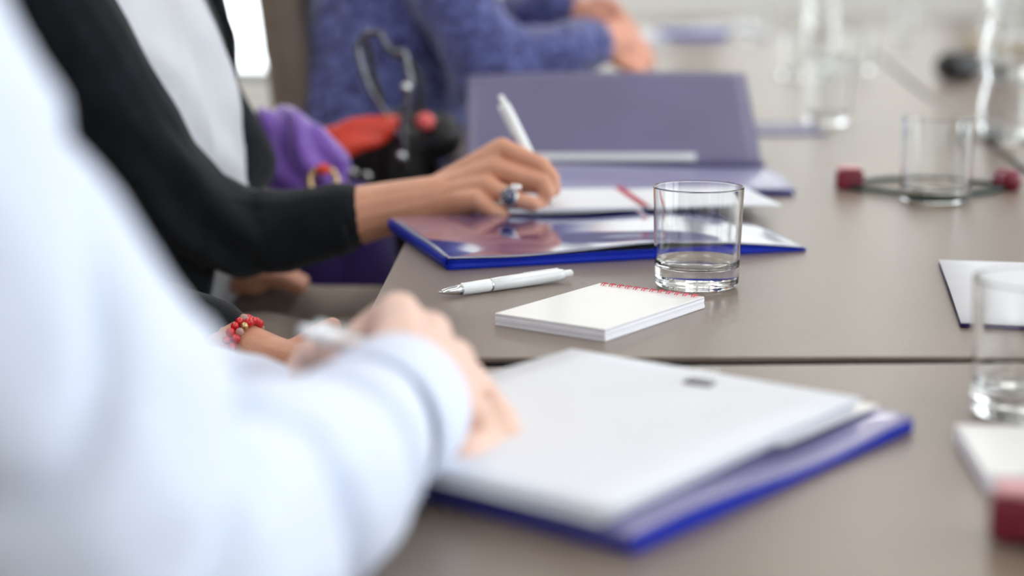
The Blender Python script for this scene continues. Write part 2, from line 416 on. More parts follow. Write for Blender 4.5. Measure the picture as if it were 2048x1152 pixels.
def bottle(name, x, y, prof, label, cat, wall=.0028, level=0, cap=None):
    t = thing(name, (x, y, TZ), label, cat)
    M = Matrix.Translation((x, y, TZ)); C = catmull([V((r, 0, z)) for r, z in prof], 6)
    out = [(0, .003), (prof[0][0] - .012, .003)] + [(prof[0][0] - .004, 0)] + [(c.x, c.z) for c in C]
    zt = prof[-1][1]
    inn = [(c.x - wall, c.z) for c in reversed(C) if c.z > .012]
    lathe('vessel', out + [(prof[-1][0] - wall / 2, zt + .0015)] + inn + [(prof[0][0] - .012, .0085), (0, .009)], 'clear_glass', t, M, 72)
    if level:
        w = [(c.x - wall - .0006, c.z) for c in C if .014 < c.z < level]
        lathe('water', [(0, .0105), (w[0][0] - .006, .0105)] + w + [(w[-1][0] * .6, level), (0, level)], 'water', t, M, 72)
    if cap: lathe('cap', cap, 'steel', t, M, 40)
    return t
bottle('water_carafe', .768, 2.60, [(.046, .004), (.055, .02), (.054, .05), (.048, .09), (.054, .125), (.052, .15), (.046, .18), (.050, .21), (.046, .25), (.034, .29), (.026, .32), (.030, .345)], 'clear waisted glass carafe at the right edge, behind the cord loop', 'carafe', level=.12)
bottle('glass_bottle', .74, 4.10, [(.036, .004), (.0385, .02), (.0385, .10), (.038, .16), (.026, .20), (.016, .235), (.0155, .27)], 'tall blurred clear bottle standing far down the table', 'bottle', level=.10,
       cap=[(0, .287), (.0175, .287), (.018, .275), (.018, .262), (.0178, .262)])

# ------------------------------------------------------------------ pens
def pen(tip, end, label, clip_up=V((0, 0, 1))):
    tip, end = V(tip), V(end); ax = (end - tip); Ln = ax.length; ax.normalize()
    u = (clip_up - ax * clip_up.dot(ax)).normalized(); s = u.cross(ax)
    M = Matrix((s, u, ax)).transposed().to_4x4(); M.translation = tip; k = Ln / .145
    t = thing('ballpoint_pen', tip, label, 'pen', 'white ballpoint pens')
    q = lambda P: [(r, z * k) for r, z in P]
    lathe('nib', q([(0, 0), (.0006, .0002), (.0011, .003)]), 'steel', t, M, 20)
    lathe('metal_tip', q([(0, .003), (.0016, .003), (.0019, .0035), (.0030, .010), (.0041, .017), (.0047, .0235), (0, .0235)]), 'chrome', t, M, 32)
    lathe('grip', q([(.0046, .0235), (.0051, .0245), (.0053, .034), (.0055, .046), (.0057, .0525), (.0050, .0535)]), 'white_plastic', t, M, 32)
    lathe('collar', q([(.0050, .0535), (.0053, .0537), (.0053, .0553), (.0050, .0555)]), 'chrome', t, M, 32)
    lathe('barrel', q([(.0050, .0555), (.0056, .0558), (.0060, .08), (.0060, .11), (.0056, .128), (.0048, .1345), (.0036, .1352), (0, .1352)]), 'white_plastic', t, M, 32)
    lathe('button', q([(.0034, .1352), (.0034, .1435), (.0028, .145), (0, .145)]), 'white_plastic', t, M, 24)
    b = boxes('clip', [((-.0022, .0066, .095 * k), (.0022, .0078, .134 * k)), ((-.0022, .004, .130 * k), (.0022, .0066, .134 * k))], 'white_plastic', t, bv=.0004, M=M)
    return t
pA, pB = onz(877, 585, .7455), onz(1143, 546, .7465)
pen(pA, pB, 'white ballpoint pen lying on the table beside the spiral notepad', V((.3, .9, .25)))
pen(at(1107, 411, 1.797), at(1001, 192, 1.885), 'white ballpoint pen held upright by the ringed writing hand', V((-1, .2, 0)))
pen(at(935, 748, 1.03), at(604, 660, .905), 'white ballpoint pen in the hand of the person in white, end poking out')

# ------------------------------------------------------------------ spiral notepad in front
def rectM(o, u):                      # local frame: x along u, y left of u
    u = V((u[0], u[1], 0)).normalized(); v = V((-u.y, u.x, 0))
    M = Matrix((u, v, V((0, 0, 1)))).transposed().to_4x4(); M.translation = o; return M
Fc, Rc = onz(1210, 684, TZ), onz(1410, 616, TZ)
NM = rectM(V((Fc.x, Fc.y, 0)), Rc - Fc)
def block(name, M, lx, ly, z0, z1, m, parent, jitter=.0, nx=1):
    """a slab with slightly uneven long side (loose sheets)"""
    vs, fs = [], []
    lay = max(2, int((z1 - z0) / .0011)) if jitter else 1
    for k in range(lay + 1):
        z = z0 + (z1 - z0) * k / lay; e = random.uniform(-jitter, jitter); f = random.uniform(-jitter, jitter)
        vs += [M @ V((0 + e * .4, f * .3, z)), M @ V((lx + e, f * .3, z)), M @ V((lx + e, ly, z)), M @ V((e * .4, ly, z))]
    fs.append([3, 2, 1, 0]); fs.append([4 * lay + i for i in range(4)])
    for k in range(lay):
        for i in range(4):
            j = (i + 1) % 4; fs.append([4 * k + i, 4 * k + j, 4 * k + 4 + j, 4 * k + 4 + i])
    o = link(name, mesh(name, vs, fs), m, parent, smooth=False)
    return o
np_ = thing('spiral_notepad', Fc, 'white spiral notepad with red wire lying in front of the glass tumbler', 'notepad', 'white spiral notepads')
NL, NW = .150, .100
block('page_block', NM, NL, NW, TZ + .0003, TZ + .0085, 'page_edge', np_, .0009)
c = block('cover', NM, NL - .0005, NW, TZ + .0086, TZ + .0096, 'paper_card', np_); bevel(c, .0003, 1)
for i in range(12):
    y = .007 + i * (NW - .014) / 11
    for d in (-.0011, .0011):
        pts = [NM @ V((NL - .004 + .0058 * math.cos(math.radians(q)), y + d, TZ + .0058 + .0052 * math.sin(math.radians(q)))) for q in range(-60, 211, 30)]
        tube('wire_loop', pts, .00042, 'red_wire', np_, n=6, sub=2)

# ------------------------------------------------------------------ folder of the person writing, and the open notepad on it
fl, frr = onz(895, 541, TZ), onz(1612, 502, TZ)
FM = rectM(fl, frr - fl); FLX, FLY = (frr - fl).length, .235
fo = thing('document_folder', fl, 'glossy blue document folder with a wavy cover under the writing hand', 'folder', 'blue document folders')
boxes('back_sheet', [((0, 0, .0004), (FLX, FLY, .0016))], 'folder_blue', fo, M=FM)
def topz(u, v):
    w = .0125 + .0040 * math.exp(-((u - .56) / .16) ** 2) - .0018 * math.exp(-((u - .18) / .14) ** 2) - .0085 * max(0, (u - .72) / .28) ** 1.6
    w2 = .0125 + .002 * math.sin(u * 7 + 1) - .006 * max(0, (u - .7) / .3) ** 2
    w2 += .0008 * math.exp(-((u - .06) / .07) ** 2) * math.sin(v * 9)
    k = min(1, v * 2.2); k = k * k * (3 - 2 * k)
    return w * (1 - k) + w2 * k
def frontwall(u, t):                      # blue pocket wall on the front edge
    return FM @ V((u * FLX, -.0005 + .0015 * math.sin(math.pi * t), .0016 + t * (topz(u, 0) * (.80 if u < .3 else .80 - .22 * math.exp(-((u - .56) / .18) ** 2)) - .0016)))
grid('pocket_flap', frontwall, 40, 4, 'folder_blue', fo, .0006)
grid('spine', lambda u, t: FM @ V((.0005 - .0025 * math.sin(math.pi * t), u * FLY, .0016 + t * (topz(0, u) - .0026))), 20, 5, 'folder_blue', fo, .0006)
grid('cover', lambda u, v: FM @ V((u * (FLX + .002) - .001, v * (FLY + .001) - .002, topz(u, v))), 60, 40, 'folder_gloss', fo, .0007)
tube('cover_rim', [FM @ V((u * FLX, -.0022, topz(u, 0) - .0003)) for u in [i / 24 for i in range(25)]], .0005, 'folder_rim', fo, n=6, sub=2)
boxes('inner_sheets', [((.02, .012, .0018), (FLX - .03, FLY - .012, .0052))], 'paper', fo, M=FM)
# open notepad on the cover
zc = TZ + .0165
s0, s1 = onz(1290, 417, zc), onz(1236, 379, zc)
BM = rectM(s0, s1 - s0); bl_ = (s1 - s0).length
ob = thing('open_notepad', s0, 'open white notepad with red wire binding under the writing hand', 'notepad', 'white spiral notepads')
block('written_pages', BM @ Matrix.Translation((0, .003, 0)), bl_, .142, -.0015, .0020, 'paper', ob)
def pgr(u, v): return BM @ V((u * bl_, -.003 - v * .146, .0006 + .0012 * math.sin(v * 3) - .0006 * u))
grid('turned_page', pgr, 8, 12, 'paper', ob, .0016, True)
for i in range(14):
    x = .005 + i * (bl_ - .01) / 13
    tube('wire_loop', [BM @ V((x, .0045 * math.cos(q), .0006 + .0035 * math.sin(q))) for q in [math.radians(d) for d in range(-20, 201, 44)]], .0008, 'red_wire', ob, n=6, sub=2)

# ------------------------------------------------------------------ open folder with the raised lid
f2 = thing('open_folder', (.14, 2.12, TZ), 'open blue-violet folder with its lid raised behind the writing hand', 'folder', 'blue document folders')
boxes('back_sheet', [((-.055, 2.0, TZ + .0004), (.335, 2.235, TZ + .002))], 'folder_blue', f2)
grid('inner_flap', lambda u, v: V((-.055 + u * .392, 2.0 + v * .232 + .002 * math.sin(u * 5), TZ + .007 + .004 * math.sin(v * 3) + .003 * math.sin(u * 4 + 1) * v)), 24, 14, 'folder_inner', f2, .001)
boxes('inner_sheets', [((-.03, 2.02, TZ + .0022), (.31, 2.2, TZ + .0055))], 'paper', f2)
LA = math.radians(25.5)
def lid(u, v):
    x = -.062 + u * .392 + (.004 * v if u > .5 else -.002 * v)
    b = .004 * math.sin(u * 3.1 + .3) * v + .006 * v * (u - .5)
    return V((x, 2.236 + v * .238 * math.cos(LA) - b * math.sin(LA), TZ + .010 + v * .238 * math.sin(LA) + b * math.cos(LA)))
grid('lid', lid, 24, 16, 'folder_lid', f2, .0012)
grid('spine', lambda u, t: V((-.055 + u * .39, 2.235 + .003 * math.sin(math.pi * t), TZ + .0015 + t * .009)), 12, 4, 'folder_lid', f2, .0008)
grid('label_strip', lambda u, v: lid(.22 + u * .56, .015 + v * .07) + V((0, -.0012, .0022)), 12, 2, 'folder_rim', f2, .0004)

# ------------------------------------------------------------------ front folder with clipped stack
a0, a1 = onz(1262, 1112, TZ), onz(1818, 866, TZ)
GM = rectM(a0, a1 - a0); GL = (a1 - a0).length + .004; GW = .228
f3 = thing('stuffed_folder', a0, 'blue folder in the foreground, stuffed with papers under a white stack', 'folder', 'blue document folders')
boxes('back_sheet', [((0, 0, .0004), (GL, GW, .0022))], 'folder_blue', f3, M=GM)
def gt(u, v): return .0085 + .0028 * math.sin(u * 6.2 + .6) * (1 - v) + .001 * math.sin(v * 5)
grid('pocket_flap', lambda u, t: GM @ V((u * GL, -.001 + .001 * math.sin(math.pi * t), .0022 + t * (gt(u, 0) * .82 - .0022))), 40, 3, 'folder_blue', f3, .0007)
grid('spine', lambda u, t: GM @ V((-.002 * math.sin(math.pi * t), u * GW, .0022 + t * (gt(0, u) - .003))), 20, 4, 'folder_gloss', f3, .0007)
grid('cover', lambda u, v: GM @ V((u * GL, v * GW, gt(u, v))), 40, 30, 'folder_inner', f3, .0008)  # lavender colour stands in for the wall reflected in the glossy cover
boxes('inner_sheets', [((.01, .008, .0024), (GL - .006, GW - .01, .0052))], 'paper', f3, M=GM)
block('loose_sheet', GM @ Matrix.Translation((.17, .022, 0)), GL - .172, .16, .0118, .0128, 'paper_card', f3)
zs = TZ + .0125; zt = TZ + .0205
c_far, c_right, c_front = onz(1168, 718, zt), onz(1722, 795, zt), onz(1218, 1022, zt)
uL = (c_right - c_front); SM = rectM(V((c_front.x, c_front.y, 0)), uL)
st = thing('paper_stack', c_front, 'thick stack of white printed sheets clipped together on the blue folder', 'paper stack')
SLX, SLY = uL.length, .212
for k in range(7):
    z0 = zs + (zt - zs) * k / 7; off = random.uniform(-.0022, .0022)
    def fn(u, v, z0=z0, off=off, k=k):
        d = -.0045 * max(0, 1 - v * 6) * (1 - k / 9) * 0 + .0012 * math.sin(u * 3.1) * k / 7
        return SM @ V((u * SLX + off, v * SLY + off * .6 + .003 * (6 - k) * .3, z0 + .0015 + d))
    grid('sheet_bundle', fn, 14, 8, 'paper', st, .0014)
cl = thing('binder_clip', onz(1402, 768, zt + .004), 'small silver clip gripping the top edge of the paper stack', 'clip')
cM = rectM(onz(1400, 769, zt), c_right - c_far)
prism_pts = [(-.004, .006), (-.005, -.005), (.0045, -.0058), (.0045, .0062)]
boxes('spring_body', [((-.009, -.0065, .0005), (.009, .0045, .0026)), ((-.008, .0045, -.008), (.008, .0062, .0022))], 'gunmetal', cl, bv=.0006, M=cM)
for s in (-.004, .004): tube('wire_lever', [cM @ V((s - .003, .004, .0025)), cM @ V((s - .002, .012, .0065)), cM @ V((s + .002, .012, .0065)), cM @ V((s + .003, .004, .0025))], .0006, 'chrome', cl, n=6, sub=4)

# ------------------------------------------------------------------ sheet at the right, pad and cords
p0, p1 = onz(1878, 519, TZ + .005), onz(1922, 643, TZ + .005)
PM = rectM(V((p1.x, p1.y, 0)), p0 - p1); pl = (p0 - p1).length
bk = thing('white_document', p1, 'white document with dark violet underside, left of the right frame edge', 'document')
def doc(u, v, z=.0048): return PM @ V((u * pl, -v * .21, TZ + z + .0012 * math.sin(u * 3.1) - .0005 * v))
grid('sheets', doc, 10, 6, 'paper', bk, .0014, True)
grid('folder_back', lambda u, v: PM @ V((u * pl, -v * .208, TZ + .0030 + .0008 * math.sin(u * 3.1))), 10, 6, 'purple_dark', bk, .0026, True)
q0 = onz(1974, 985, TZ); QM = rectM(q0, (.99, -.08))
pd = thing('small_notepad', q0, 'white notepad in the foreground, cut off by the right frame edge', 'notepad', 'white spiral notepads')
block('page_block', QM, .15, .10, .0003, .0085, 'page_edge', pd, .0008)
block('cover', QM, .1495, .0995, .0086, .0096, 'paper_card', pd)
def cord_loop(c, rx, ry, rz, label):
    c = V(c); R = Matrix.Rotation(rz, 4, 'Z'); R.translation = c
    t = thing('cord_loop', c, label, 'cord loop', 'maroon and green cord loops')
    P = [R @ V((rx * math.cos(a), ry * math.sin(a) * (1 - .25 * math.cos(2 * a)), .004)) for a in [2 * math.pi * i / 24 for i in range(25)]]
    tube('cord', P, .0032, 'green_cord', t, closed=True, sub=3)
    b = boxes('toggle', [((-rx - .017, -.012, .0005), (-rx + .016, .012, .024))], 'maroon', t, bv=.004, M=R)
    boxes('toggle_cap', [((-rx - .015, -.010, .0242), (-rx + .012, .010, .028))], 'pink_plastic', t, bv=.0015, M=R)
    for (dx, dy, r) in ((.004, -.010, .0135), (.002, .016, .013)):
        lathe('stopper', [(0, 0), (r * .7, 0), (r, r * .5), (r, r * 1.2), (r * .7, r * 1.75), (0, r * 1.9)], 'maroon', t, R @ Matrix.Translation((rx + dx, dy, .0005)), 24)
    return t
cord_loop((.505, 2.055, TZ), .094, .062, -.02, 'dark green cord loop with maroon toggles around the far tumbler')
cord_loop((.307, .764, TZ), .062, .04, -.4, 'maroon toggle and cord in the bottom right corner')

# ------------------------------------------------------------------ far clutter
bx = thing('spectacles_case', (1.0, 3.86, TZ), 'small rounded black case left of the carafe neck', 'case')
link('shell', blob([[((.985, 3.86, TZ + .034), .033), ((1.045, 3.90, TZ + .032), .031)]], .004, 3, [((1.015, 3.88, TZ + .032), (.056, .036, .032), .5)]), 'black_plastic', bx)
tube('hinge_line', [(.956, 3.84, TZ + .034), (1.005, 3.832, TZ + .034), (1.06, 3.872, TZ + .034)], .0012, 'steel', bx)
def sheets(name, c, lx, ly, h, rz, m, label, cat):
    t = thing(name, (c[0], c[1], TZ), label, cat)
    M = Matrix.Rotation(rz, 4, 'Z'); M.translation = V((c[0] - lx / 2, c[1] - ly / 2, TZ))
    block('sheets', M, lx, ly, .0004, h, m, t, .002)
    block('top_sheet', M @ Matrix.Translation((.004, .003, 0)), lx - .01, ly - .008, h, h + .0008, 'paper', t)
    return t
sheets('document_pile', (.40, 5.6), .16, .5, .03, .05, 'paper', 'white pile of papers beyond the clasped hands', 'papers')
sheets('document_pile', (.64, 6.0), .20, .30, .025, .05, 'folder_blue', 'dark blue folder far down the table', 'folder')
sheets('document_pile', (1.55, 5.3), .26, .5, .03, -.1, 'tan_card', 'white papers on a tan folder at the far right', 'papers')
sheets('document_pile', (.85, 6.4), .20, .28, .02, .2, 'paper', 'pale papers at the far end of the table', 'papers')
t = thing('blue_brochure', (.42, 2.75, TZ), 'thin blue-violet brochure lying behind the raised folder lid', 'brochure')
boxes('cover', [((.33, 2.68, TZ + .0004), (.50, 2.86, TZ + .003))], 'folder_inner', t)
boxes('pages', [((.335, 2.684, TZ + .0031), (.497, 2.857, TZ + .0045))], 'folder_lid', t)

# ------------------------------------------------------------------ people
def N(p, s=1.0): return noise.noise(V(p) * s)
def person(name, loc, label):
    return thing(name, loc, label, 'person', 'people seated along the left side of the table')
def fingers(spec): return [[(V(p), r) for p, r in f] for f in spec]

# ---- person in the white shirt (foreground) -----------------------
A = person('person', (-.58, .80, 0), 'person in a white shirt in the foreground, leaning on the table')
wr = at(806, 806, .868)
kI, kM, kR, kP = at(796, 628, .968), at(858, 668, .962), at(905, 722, .945), at(922, 778, .925)
handA = [
    [(V((-.083, .80, .785)), .025), (wr, .024)],
    [(wr, .024), (kI, .0135)], [(wr, .024), (kM, .014)], [(wr, .023), (kR, .0135)], [(wr, .021), (kP, .013)],
    [(kI, .0125), (at(745, 652, 1.0), .0105), (at(700, 690, .985), .009), (at(672, 706, .965), .008)],
    [(kM, .0125), (at(870, 700, 1.012), .0105), (at(815, 760, 1.01), .009), (at(770, 780, .99), .008)],
    [(kR, .0115), (at(958, 790, .97), .0118), (at(1000, 848, .93), .0112), (at(1012, 880, .905), .010)],
    [(kP, .011), (at(945, 838, .93), .0112), (at(972, 892, .892), .0108), (at(925, 908, .868), .0098)],
    [(wr + V((-.012, .01, 0)), .018), (at(735, 735, .925), .0145), (at(690, 722, .945), .011), (at(655, 700, .95), .009)]]
wl = at(600, 814, 1.02)
handL = [[(at(470, 800, 1.02), .024), (wl, .022)], [(wl, .022), (at(650, 735, 1.03), .022)]]
for q, dy in enumerate((0, 18, 34, 48)):
    handL.append([(at(640, 722 + dy * .8, 1.04 - q * .008), .0105), (at(690, 740 + dy * .6, 1.045 - q * .012), .0095), (at(725, 760 + dy * .5, 1.03 - q * .012), .008)])
handL.append([(wl, .014), (at(630, 715, 1.0), .011), (at(680, 715, .99), .009)])
shR, elR = V((-.285, .585, 1.045)), V((-.137, .625, .777))
shL, elL = V((-.42, .97, 1.05)), V((-.345, 1.06, .765))
headA = [[((-.43, .78, 1.08), .06), ((-.38, .78, 1.22), .052)]]
armsA = [[(shR, .05), (elR, .04), (wr, .026)], [(shL, .05), (elL, .04), (at(470, 800, 1.02), .024)]]
headE = lambda c, rz=0: [(c, (.095, .075, .115), rz), ((c[0] + .045 * math.cos(rz), c[1] + .045 * math.sin(rz), c[2] - .06), (.055, .052, .055), rz), ((c[0] + .098 * math.cos(rz), c[1] + .098 * math.sin(rz), c[2] - .015), (.014, .012, .02), rz),
                         ((c[0] - .01 - .074 * math.sin(rz), c[1] + .074 * math.cos(rz), c[2] - .01), (.02, .01, .03), rz), ((c[0] - .01 + .074 * math.sin(rz), c[1] - .074 * math.cos(rz), c[2] - .01), (.02, .01, .03), rz)]
bodyA = merge([blob(handA, .0022, 5), blob(handL, .0026, 4), blob(headA + armsA + [[((-.60, .80, .58), .12), ((-.46, .79, 1.02), .10)]], .012, 4, headE((-.33, .78, 1.33)))])
link('body', bodyA, 'skin_pale', A)
def hair(parent, c, rz=0):
    ca, sa = math.cos(rz), math.sin(rz)
    me = blob([], .009, 5, [((c[0] - .02 * ca, c[1] - .02 * sa, c[2] + .028), (.098, .088, .105), rz), ((c[0] - .055 * ca, c[1] - .055 * sa, c[2] - .05), (.05, .078, .11), rz)])
    link('hair', me, 'hair_dark', parent)
hair(A, (-.33, .78, 1.33))
def axis_t(p, a, b):
    ab = b - a; t = (p - a).dot(ab) / ab.length_squared; t = max(0, min(1, t)); return t, (p - (a + ab * t)).length
cuffR = wr + (elR - wr).normalized() * .034
def shirt_disp(p):
    d = .010 * N(p, 9) + .006 * (.5 - abs(N(p, 17)))
    t, dist = axis_t(p, elR, cuffR)
    if dist < .1 and 0 < t < 1:            # folds pushed up along the forearm
        ph = t * 17 + 2.6 * N(p, 10) + 9 * (p.z - .8)
        d += (.004 - .017 * math.exp(-(math.sin(ph / 2) / .33) ** 2)) * math.sin(math.pi * min(1, t * 1.05)) ** .5
    t2, d2 = axis_t(p, shR, elR)
    if d2 < .12 and 0 < t2 < 1:
        d += (.004 - .010 * math.exp(-(math.sin(t2 * 7 + 2.4 * N(p, 7) + p.y * 14) / .35) ** 2)) * min(1, t2 * 1.6)
    return d
shirt = blob([
    [(shR, .078), ((shR + elR) / 2 + V((.004, 0, 0)), .070), (elR + V((0, 0, .002)), .0585), ((elR + cuffR) / 2, .047), (cuffR, .036)],
    [(shL, .075), ((shL + elL) / 2, .068), (elL, .048), ((elL + wl) / 2, .032), (at(540, 822, 1.02), .027)],
    [((-.62, .74, .50), .14), ((-.55, .72, .78), .14), ((-.45, .70, 1.02), .10)],
    [((-.62, .88, .50), .14), ((-.55, .88, .78), .14), ((-.46, .88, 1.03), .10)],
    [((-.45, .70, 1.05), .085), ((-.45, .88, 1.06), .085)], [(shR, .078), ((-.45, .72, 1.08), .08)], [(shL, .075), ((-.46, .86, 1.08), .08)],
    [((-.43, .79, 1.12), .062), ((-.415, .785, 1.15), .058)]], .0055, 6, (), shirt_disp)
shirt_o = link('shirt', shirt, 'white_shirt', A)
def cuff(parent, p, ax, r, w, m):                       # a sub-part of the garment it closes
    ax = ax.normalized(); u = ax.cross(V((0, 0, 1))).normalized(); v = u.cross(ax)
    M = Matrix((u, v, ax)).transposed().to_4x4(); M.translation = p
    lathe('cuff', [(r - .003, w * .15), (r - .0005, 0), (r + .0015, .003), (r + .0025, w * .5), (r + .001, w - .002), (r - .001, w), (r - .003, w - .003), (r - .004, w * .15)], m, parent, M, 40)
cuff(shirt_o, cuffR - (wr - elR).normalized() * .01, wr - elR, .0375, .045, 'white_shirt')
cuff(shirt_o, at(530, 822, 1.02), wl - at(470, 800, 1.02), .028, .03, 'white_shirt')
def legs(parent, hip, knee, foot, m, sep=.10, r=.078, sep2=None):
    sep2 = sep if sep2 is None else sep2
    ch = [[(hip + V((0, -sep * .6, 0)), .11), (hip + V((0, sep * .6, 0)), .11)]]
    for s in (-1, 1):
        k = knee + V((0, s * sep2, 0)); f = foot + V((0, s * sep2, .09))
        ch.append([(hip + V((0, s * sep, 0)), r + .012), ((hip + k) / 2 + V((0, s * sep * .5, .005)), r), (k, r - .018), ((k + f) / 2, r - .022), (f, r - .028)])
        sh = blob([[(f + V((-.02, 0, -.05)), .035), (f + V((.06, 0, -.058)), .03), (f + V((.15, 0, -.062)), .026)]], .008, 4)
        link('shoe', sh, 'shoe', parent)
    link('trousers', blob(ch, .009, 6, (), lambda p: .005 * N(p, 12) + .004 * math.sin(p.x * 40 + 3 * N(p, 6)) * (1 if p.z > .45 else 0)), m, parent)
legs(A, V((-.60, .80, .55)), V((-.10, .80, .55)), V((-.12, .80, 0)), 'dark_cloth')

# ---- person with the bracelet, hidden behind the white shirt -------
Cp = person('person', (-.66, 1.36, 0), 'person hidden behind the white shirt, only the braceleted forearm in view')
w0 = at(470, 698, 1.43); w1 = at(535, 722, 1.42)
handC = [[(at(395, 672, 1.44), .031), (w0, .0255), (w1, .024)], [(w1, .024), (at(600, 738, 1.40), .0205)], [(w1, .02), (at(610, 726, 1.42), .017)]]
for q in range(4):
    handC.append([(at(596 + q * 3, 720 + q * 9, 1.425 - q * .013), .0105), (at(650, 722 + q * 9, 1.42 - q * .013), .009), (at(690, 728 + q * 10, 1.405 - q * .012), .0078)])
handC.append([(w1, .016), (at(590, 702, 1.45), .0115), (at(640, 668, 1.46), .0095), (at(665, 652, 1.455), .008)])
elC = V((-.47, 1.42, .75)); shC = V((-.68, 1.20, 1.06)); sC2 = V((-.68, 1.54, 1.06)); eC2 = V((-.60, 1.60, .80))
bodyC = merge([blob(handC, .0022, 4), blob([[((-.70, 1.37, 1.08), .06), ((-.68, 1.37, 1.22), .05)], [(elC, .038), (at(395, 672, 1.44), .031)], [(eC2, .036), (V((-.42, 1.52, .70)), .028), (V((-.33, 1.50, .69)), .03)], [((-.68, 1.37, .6), .1), ((-.70, 1.37, 1.05), .1)]], .012, 4, headE((-.65, 1.37, 1.33)))])
link('body', bodyC, 'skin_tan', Cp); hair(Cp, (-.65, 1.37, 1.33))
jk = blob([[(shC, .062), ((shC + elC) / 2, .055), (elC, .05), (at(425, 675, 1.44), .035)], [(sC2, .062), (eC2, .05), (V((-.44, 1.52, .71)), .036)],
           [((-.70, 1.30, .52), .12), ((-.71, 1.29, .80), .11), ((-.70, 1.27, 1.05), .09)], [((-.70, 1.44, .52), .12), ((-.71, 1.45, .80), .11), ((-.70, 1.47, 1.05), .09)],
           [(shC, .065), (sC2, .065)], [((-.70, 1.37, 1.08), .07), ((-.69, 1.37, 1.13), .055)]], .009, 6, (), lambda p: .006 * N(p, 12))
link('jacket', jk, 'black_knit', Cp)
legs(Cp, V((-.66, 1.37, .54)), V((-.16, 1.36, .53)), V((-.16, 1.36, 0)), 'dark_cloth', .085, .07)
# bracelet
wax = (w1 - w0).normalized(); bu = wax.cross(V((0, 0, 1))).normalized(); bv_ = bu.cross(wax); bc = w0 + wax * .002
br = thing('bead_bracelet', bc, 'red bead bracelet around the wrist beside the white sleeve', 'bracelet')
for row in range(2):
    for i in range(24):
        a = 2 * math.pi * (i + row * .5) / 24; r = .0037 if (i + row) % 3 else .0043
        c = bc + wax * (row * .007) + (bu * math.cos(a) + bv_ * math.sin(a)) * .0288
        k = 'bead_clear' if (i * 7 + row * 3) % 6 == 0 else ('gold' if (i + row * 5) % 9 == 0 else 'bead_red')
        vs, fs = [], []; ellipsoid(vs, fs, c, (r, r, r), 0, 12, 8); link('bead', mesh('bead', vs, fs), k, br)

# ---- person in the black cardigan, writing -------------------------
B = person('person', (-.56, 1.86, 0), 'person in a black cardigan and pale top, writing with a ringed hand')
wB = at(884, 394, 1.812); cB = at(700, 434, 1.81)
I0, I1, I2, I3 = at(1003, 298, 1.822), at(1083, 332, 1.803), at(1104, 356, 1.795), at(1109, 380, 1.790)
M0, M1, M2, M3 = at(987, 338, 1.806), at(1084, 367, 1.788), at(1094, 387, 1.782), at(1086, 400, 1.780)
R0, R1, R2, R3 = at(972, 373, 1.790), at(1038, 402, 1.771), at(1064, 409, 1.772), at(1079, 409, 1.778)
P0, P1, P2, P3 = at(952, 402, 1.777), at(985, 423, 1.766), at(1003, 427, 1.770), at(1016, 427, 1.778)
handB = [
    [(at(600, 455, 1.81), .031), (cB, .0325), (at(790, 414, 1.81), .0285), (wB, .0245)],
    [(wB + V((0, .008, .004)), .0215), (I0, .0125)], [(wB + V((0, .002, .002)), .0225), (M0, .0125)], [(wB + V((0, -.004, -.003)), .0215), (R0, .0122)], [(wB + V((0, -.008, -.008)), .019), (P0, .0118)],
    [(wB + V((.02, .012, -.004)), .022), (at(950, 376, 1.812), .024)],
    [(I0, .0122), (I1, .0097), (I2, .0086), (I3, .0070)],
    [(M0, .0122), (M1, .0098), (M2, .0086), (M3, .0070)],
    [(R0, .0116), (R1, .0094), (R2, .0084), (R3, .0070)],
    [(P0, .0108), (P1, .0086), (P2, .0078), (P3, .0066)],
    [(wB + V((.01, .02, -.004)), .018), (at(965, 375, 1.85), .0145), (at(1040, 368, 1.852), .0105), (at(1078, 372, 1.838), .0095), (at(1094, 388, 1.822), .0075)]]
shB, elB = V((-.50, 1.72, 1.03)), V((-.345, 1.80, .735))
shB2, elB2 = V((-.47, 2.02, 1.03)), V((-.335, 2.06, .775)); wB2 = V((-.345, 1.925, .662))
handB2 = [[(wB2 + V((-.04, 0, 0)), .024), (wB2, .024), (wB2 + V((.05, -.02, .0)), .024)]] + [[(wB2 + V((.05, -.03 + q * .014, .0)), .0105), (wB2 + V((.085, -.035 + q * .014, -.004)), .0095), (wB2 + V((.105, -.037 + q * .014, -.012)), .008)] for q in range(4)]
bodyB = merge([blob(handB, .0015, 3), blob(handB2, .004, 3), blob([[((-.50, 1.88, 1.08), .055), ((-.47, 1.88, 1.22), .047)], [(shB, .045), (elB, .037), (at(600, 455, 1.81), .036)], [(shB2, .045), (elB2, .036), (wB2, .024)], [((-.48, 1.87, .6), .1), ((-.49, 1.87, 1.05), .09)]], .012, 4, headE((-.42, 1.87, 1.32), -.2))])
link('body', bodyB, 'skin_tan', B); hair(B, (-.42, 1.87, 1.32), -.2)
